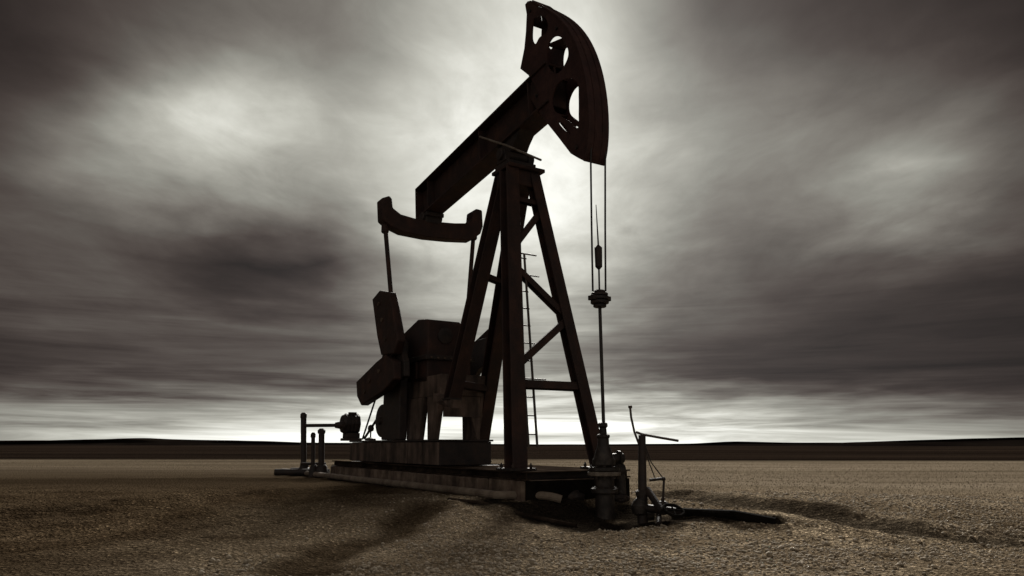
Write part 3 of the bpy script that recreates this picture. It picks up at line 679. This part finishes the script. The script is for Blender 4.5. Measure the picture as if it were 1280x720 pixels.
# loose stones
def scatter_mesh(name, mat, P, S, base_v, base_f, jitter=.35, squash=(.5, .9)):
    n = len(P); k = len(base_v)
    bv = np.array(base_v)
    ang = rng.random(n)*6.283; ca, sa = np.cos(ang), np.sin(ang)
    V = bv[None]*(1+jitter*(rng.random((n, k, 1))-.5)*2)
    sc = np.stack([1+.4*(rng.random(n)-.5), 1+.4*(rng.random(n)-.5), rng.uniform(*squash, n)], -1)*S[:, None]
    V = V*sc[:, None, :]
    x = V[..., 0]*ca[:, None]-V[..., 1]*sa[:, None]; y = V[..., 0]*sa[:, None]+V[..., 1]*ca[:, None]
    V = np.stack([x, y, V[..., 2]], -1)+P[:, None, :]
    Fc = (np.array(base_f)[None]+(np.arange(n)*k)[:, None, None]).reshape(-1, len(base_f[0])).astype(np.int32)
    me = bpy.data.meshes.new(name); me.vertices.add(n*k); me.vertices.foreach_set('co', V.astype(np.float32).ravel())
    m_ = Fc.shape[1]; me.loops.add(Fc.size); me.loops.foreach_set('vertex_index', Fc.ravel()); me.polygons.add(len(Fc))
    me.polygons.foreach_set('loop_start', np.arange(len(Fc), dtype=np.int32)*m_); me.update(calc_edges=True)
    me.materials.append(mat); o = bpy.data.objects.new(name, me); COL.objects.link(o); return o
ib = bmesh.new(); bmesh.ops.create_icosphere(ib, subdivisions=1, radius=1)
IV = [tuple(v_.co) for v_ in ib.verts]; IF = [tuple(v_.index for v_ in f_.verts) for f_ in ib.faces]; ib.free()
stone = surf_mat('loose_stone', [(.20, .165, .115), (.34, .285, .205), (.46, .39, .295)], 6, .9)
N = 80000
Yp = 3.2+(rng.random(N)**1.5)*9.5; Xp = (rng.random(N)-.5)*2*(Yp*.85+.6)
dens = np.clip(.5+1.3*fbm(Xp*.5, Yp*.5, 3, 70), 0, 1); 
u_, v_l = to_local(Xp, Yp); keep = (rng.random(N) < dens) & ~((u_ < -.5) & (np.abs(v_l) < 1.1)) & (stain_mask(Xp, Yp) < .4)& (shade_damp_mask(Xp, Yp) < .12+.35*rng.random(N))
Xp, Yp = Xp[keep], Yp[keep]; S = .007+.017*rng.random(len(Xp))**2 + .018*(rng.random(len(Xp)) > .985)
P = np.stack([Xp, Yp, height(Xp, Yp)+S*.2], -1)
tag(scatter_mesh('gravel', stone, P, S, IV, IF), kind='stuff')
# dry grass stubble on the plain
gm = surf_mat('dry_stubble', [(.09, .07, .047), (.17, .135, .09), (.26, .21, .145)], .6, .9, bump=0)
N = 110000
Yp = 3.6+(rng.random(N)**1.5)*38; Xp = (rng.random(N)-.5)*2*(Yp*.78+2)
u_, v_l = to_local(Xp, Yp); keep = ~((u_ < -.3) & (u_ > -10.2) & (np.abs(v_l) < 1.6)) & (stain_mask(Xp, Yp) < .3) & (shade_damp_mask(Xp, Yp) < .25+.6*rng.random(N))
Xp, Yp = Xp[keep], Yp[keep]; S = (.4+rng.random(len(Xp)))*(.012+.012*sstep(6, 16, Yp))
P = np.stack([Xp, Yp, height(Xp, Yp)], -1)
bl = [(-.14, 0, 0), (.10, 0, 0), (.35, .1, 1), (-.05, -.12, 0), (.06, .12, 0), (-.4, .1, .85), (.1, -.1, 0), (.2, .12, 0), (.9, .3, .6)]
tag(scatter_mesh('dry_grass', gm, P, S, bl, [(0, 1, 2), (3, 4, 5), (6, 7, 8)], .2, (.7, 1.4)), kind='stuff')

# ================================================================== HILLS
hillm = surf_mat('dark_moorland', [(.004, .003, .003), (.008, .006, .005), (.013, .010, .008)], .01, .95, bump=0)
hillm.node_tree.nodes['Principled BSDF'].inputs['Specular IOR Level'].default_value = 0
def hill(name, Yh, prof_px, depth):
    """long low ridge; its crest follows heights given as pixels above the horizon at distance Yh"""
    xs = np.linspace(prof_px[0][0], prof_px[-1][0], 160); hy = np.interp(xs, [p[0] for p in prof_px], [p[1] for p in prof_px])
    Xw = (xs-640)/F*Yh/cp; crest = H+(HY-hy)/F*Yh*1.03
    rows = 15; V = []
    for j in range(rows):
        t = -1+2*j/(rows-1); s_ = math.cos(t*math.pi/2)**1.2
        yy = Yh+t*depth
        nz = fbm(Xw*.012, np.full_like(Xw, yy*.012), 3, 8)*2.2*s_*(Yh/700)
        V.append(np.stack([Xw*(1+t*depth/Yh*.3), np.full_like(Xw, yy)+40*fbm(Xw*.004, Xw*0+j, 2, 4), -1.5+(crest+1.5)*s_+nz*.35], -1))
    V = np.concatenate(V); n_ = 160
    q = [(j*n_+i_, j*n_+i_+1, (j+1)*n_+i_+1, (j+1)*n_+i_) for j in range(rows-1) for i_ in range(n_-1)]
    me = bpy.data.meshes.new(name); me.from_pydata(V.tolist(), [], q); me.materials.append(hillm)
    for p_ in me.polygons: p_.use_smooth = True
    o = bpy.data.objects.new(name, me); COL.objects.link(o); tag(o, kind='structure')
hill('hills', 900, [(-700, 552), (-300, 551), (0, 551), (90, 551), (170, 549.5), (200, 548), (235, 549.5), (300, 551), (380, 552.5), (470, 554), (560, 555), (700, 556), (800, 557)], 160)
hill('hills', 650, [(560, 557), (680, 555.5), (780, 555), (860, 554), (900, 552), (960, 553), (1040, 553.5), (1100, 551.5), (1200, 548.5), (1280, 547), (1500, 544), (1900, 546)], 130)

# ================================================================== SKY
wd = bpy.data.worlds.new('World'); SC.world = wd; wd.use_nodes = True; nt = wd.node_tree; L = nt.links
bg = nt.nodes['Background']
tc = nd(nt, 'ShaderNodeTexCoord'); D = tc.outputs['Generated']
sx = nd(nt, 'ShaderNodeSeparateXYZ'); L.new(D, sx.inputs[0]); dx, dy, dz = sx.outputs
# cloud-deck plane coordinates (perspective comes from the deck's height)
den = math_(nt, 'ADD', math_(nt, 'MAXIMUM', dz, 0.0), .07)
cx = math_(nt, 'DIVIDE', dx, den); cy = math_(nt, 'DIVIDE', dy, den)
cb_ = nd(nt, 'ShaderNodeCombineXYZ'); L.new(cx, cb_.inputs[0]); L.new(cy, cb_.inputs[1]); deck = cb_.outputs[0]
def deck_noise(rot, scale, sc, det=5, rough=.55, dist=0, loc=(0, 0, 0)):
    mp = nd(nt, 'ShaderNodeMapping'); mp.inputs['Rotation'].default_value = (0, 0, math.radians(rot)); mp.inputs['Scale'].default_value = (*scale, 1); mp.inputs['Location'].default_value = loc
    L.new(deck, mp.inputs[0]); n = nd(nt, 'ShaderNodeTexNoise', i_Scale=sc, i_Detail=det, i_Roughness=rough, i_Distortion=dist); L.new(mp.outputs[0], n.inputs[0]); return n.outputs['Fac']
w1 = deck_noise(15, (1, .8), 1.3, 5, .5); w2 = deck_noise(-30, (1, .8), 1.5, 5, .5, loc=(5, 2, 0))
az = math_(nt, 'ARCTAN2', dx, dy); el = math_(nt, 'ARCSINE', dz)
elc = math_(nt, 'MULTIPLY', math_(nt, 'MAXIMUM', el, 0), 1.0)
wamp = math_(nt, 'MINIMUM', math_(nt, 'MULTIPLY', elc, .7), .15)
az = math_(nt, 'ADD', az, math_(nt, 'MULTIPLY', math_(nt, 'SUBTRACT', w1, .5), math_(nt, 'MULTIPLY', wamp, 1.6)))
el = math_(nt, 'ADD', el, math_(nt, 'MULTIPLY', math_(nt, 'SUBTRACT', w2, .5), wamp))
xs = [-300, 0, 100, 200, 300, 400, 500, 600, 700, 800, 900, 1000, 1100, 1200, 1280, 1600]
tab = {  -500: [55, 55, 60, 65, 75, 90, 110, 120, 110, 90, 75, 70, 60, 55, 50, 45],
     0:  [40, 47, 62, 80, 98, 115, 150, 195, 205, 150, 96, 76, 68, 50, 38, 32],
    60:  [42, 52, 68, 90, 112, 118, 160, 205, 212, 160, 106, 82, 80, 64, 46, 38],
   110:  [48, 62, 72, 120, 165, 140, 180, 208, 220, 168, 128, 108, 118, 92, 70, 50],
   150:  [52, 72, 105, 178, 205, 155, 192, 208, 218, 172, 132, 118, 122, 100, 76, 50],
   190:  [56, 72, 118, 165, 172, 150, 190, 206, 222, 170, 130, 122, 140, 130, 92, 55],
   240:  [60, 72, 98, 118, 130, 150, 182, 202, 222, 165, 118, 128, 158, 138, 92, 58],
   290: [64, 80, 82, 80, 70, 96, 166, 198, 216, 150, 112, 110, 108, 88, 70, 50],
   330: [66, 90, 90, 62, 34, 44, 130, 188, 198, 135, 105, 86, 80, 68, 56, 46],
   370: [60, 82, 98, 76, 44, 60, 128, 178, 188, 122, 92, 74, 66, 58, 48, 40],
   410:  [54, 66, 86, 92, 88, 96, 132, 165, 172, 108, 78, 66, 58, 54, 46, 40],
   450:  [48, 50, 58, 66, 76, 88, 108, 138, 140, 86, 62, 54, 50, 48, 45, 40],
   480: [80, 88, 92, 92, 98, 112, 134, 166, 176, 112, 78, 64, 58, 54, 52, 50],
   500: [112, 132, 134, 126, 138, 164, 196, 224, 230, 182, 142, 112, 94, 84, 78, 62],
   518: [122, 146, 152, 150, 164, 196, 224, 242, 244, 222, 194, 166, 140, 118, 104, 80],
   535: [138, 166, 182, 194, 208, 226, 238, 244, 246, 236, 220, 202, 186, 170, 154, 100],
   552: [142, 170, 186, 200, 216, 230, 240, 244, 246, 236, 224, 208, 190, 174, 158, 110],
   700:  [60]*16}
ys = sorted(tab); TB = np.array([tab[y] for y in ys], float)/255
TB = np.where(TB <= .04045, TB/12.92, ((TB+.055)/1.055)**2.4)
def sample(azr, elr):
    d = np.array([math.sin(azr)*math.cos(elr), math.cos(azr)*math.cos(elr), math.sin(elr)])
    z = d[1]*cp+d[2]*sp; y = -d[1]*sp+d[2]*cp
    if z < .15: return .10
    px, py = 640+F*d[0]/z, 360-F*y/z
    px = min(max(px, xs[0]), xs[-1]); py = min(max(py, ys[0]), ys[-1])
    col = [np.interp(px, xs, TB[k]) for k in range(len(ys))]
    return float(np.interp(py, ys, col))
AZ0, AZ1, NA = -46, 46, 31
els = [-2, 0.0, .9, 1.8, 2.7, 3.8, 5, 6.5, 8.3, 10.5, 13, 15.5, 18, 20.5, 23, 25.5, 28, 31, 35, 42, 55]
azn = math_(nt, 'MULTIPLY_ADD', az, 1/math.radians(AZ1-AZ0), .5, clamp=True)
acc = None
for k, e_ in enumerate(els):
    st = [(j/(NA-1), g(sample(math.radians(AZ0+(AZ1-AZ0)*j/(NA-1)), math.radians(max(e_, .2))))) for j in range(NA)]
    o = ramp(nt, azn, st, 'B_SPLINE')
    if acc is None: acc = o
    else:
        mr = nd(nt, 'ShaderNodeMapRange'); mr.inputs[1].default_value = math.radians(els[k-1]); mr.inputs[2].default_value = math.radians(e_); L.new(el, mr.inputs[0])
        acc = mix(nt, mr.outputs[0], acc, o)
# wind-drawn wisps of the cloud deck
s1 = deck_noise(20, (1.1, .75), 1.7, 8, .58, .5); s2 = deck_noise(-15, (1.1, .6), 5.0, 8, .62, .9, (3, 1, 0)); s3 = deck_noise(35, (1, .7), .8, 5, .5, .2, (7, 4, 0))
def span(f_, lo, hi):
    mr = nd(nt, 'ShaderNodeMapRange'); mr.inputs[1].default_value = .28; mr.inputs[2].default_value = .72; mr.inputs[3].default_value = lo; mr.inputs[4].default_value = hi; L.new(f_, mr.inputs[0]); return mr.outputs[0]
mod = math_(nt, 'MULTIPLY', math_(nt, 'MULTIPLY', span(s1, .70, 1.28), span(s2, .89, 1.11)), span(s3, .82, 1.2))
# long thin level bars of cloud close to the horizon
mpb = nd(nt, 'ShaderNodeMapping'); mpb.inputs['Scale'].default_value = (1.6, 1.6, 34); L.new(D, mpb.inputs[0])
nb = nd(nt, 'ShaderNodeTexNoise', i_Scale=1.7, i_Detail=8, i_Roughness=.62, i_Distortion=.5); L.new(mpb.outputs[0], nb.inputs[0])
lowm = nd(nt, 'ShaderNodeMapRange'); lowm.inputs[1].default_value = .08; lowm.inputs[2].default_value = .24; lowm.inputs[3].default_value = 1; lowm.inputs[4].default_value = 0; L.new(dz, lowm.inputs[0])
bars = span(nb.outputs['Fac'], .22, 1.5)
mod = mix(nt, lowm.outputs[0], mod, bars)
lum = mix(nt, 1, math_(nt, 'MULTIPLY', math_(nt, 'POWER', acc, 1.27), 1.42), mod, 'MULTIPLY')
tint = ramp(nt, lum, [(0, (1.42, .94, .83, 1)), (.03, (1.29, .96, .84, 1)), (.09, (1.13, .99, .86, 1)), (.25, (1.03, 1.0, .87, 1)), (.5, (1.02, 1.01, .89, 1)), (.9, (1.01, 1.01, .93, 1))])
skyc = mix(nt, 1, lum, tint, 'MULTIPLY')
# a little clear daylight sky filtering through the deck
SUN_EL, SUN_AZ = 30, 5
sk_ = nd(nt, 'ShaderNodeTexSky', sky_type='NISHITA', sun_disc=False, sun_elevation=math.radians(SUN_EL), sun_rotation=math.radians(SUN_AZ), dust_density=3)
bw = nd(nt, 'ShaderNodeRGBToBW'); L.new(sk_.outputs[0], bw.inputs[0])
add = mix(nt, 1, skyc, math_(nt, 'MULTIPLY', bw.outputs[0], .0015), 'ADD')
# fill light added to the sky behind the camera, lifting the dark machine
back = math_(nt, 'MULTIPLY', math_(nt, 'MAXIMUM', math_(nt, 'MULTIPLY', dy, -1.0), 0.0), .38)
add = mix(nt, 1, add, mix(nt, 1, back, (1.0, .93, .86, 1), 'MULTIPLY'), 'ADD')
L.new(add, bg.inputs[0]); bg.inputs[1].default_value = 1.0

# ================================================================== SUN + CAMERA
sl_ = bpy.data.lights.new('sun', 'SUN'); sl_.energy = 5.0; sl_.angle = math.radians(18); sl_.color = (1, .95, .88)
so = bpy.data.objects.new('sun', sl_); COL.objects.link(so)
sd = Vector((math.sin(math.radians(SUN_AZ))*math.cos(math.radians(SUN_EL)), math.cos(math.radians(SUN_AZ))*math.cos(math.radians(SUN_EL)), math.sin(math.radians(SUN_EL))))
so.rotation_euler = sd.to_track_quat('Z', 'Y').to_euler(); so.location = (0, 0, 30)
cd = bpy.data.cameras.new('camera'); cd.sensor_width = 36; cd.lens = 36*F/1280; cd.clip_end = 20000; cd.clip_start = .05
co = bpy.data.objects.new('camera', cd); COL.objects.link(co); co.location = (0, 0, H); co.rotation_euler = (math.pi/2+PITCH, 0, 0)
SC.camera = co
SC.view_settings.view_transform = 'Standard'; SC.view_settings.look = 'None'; SC.view_settings.exposure = 0; SC.view_settings.gamma = 1
SC.cycles.max_bounces = 6
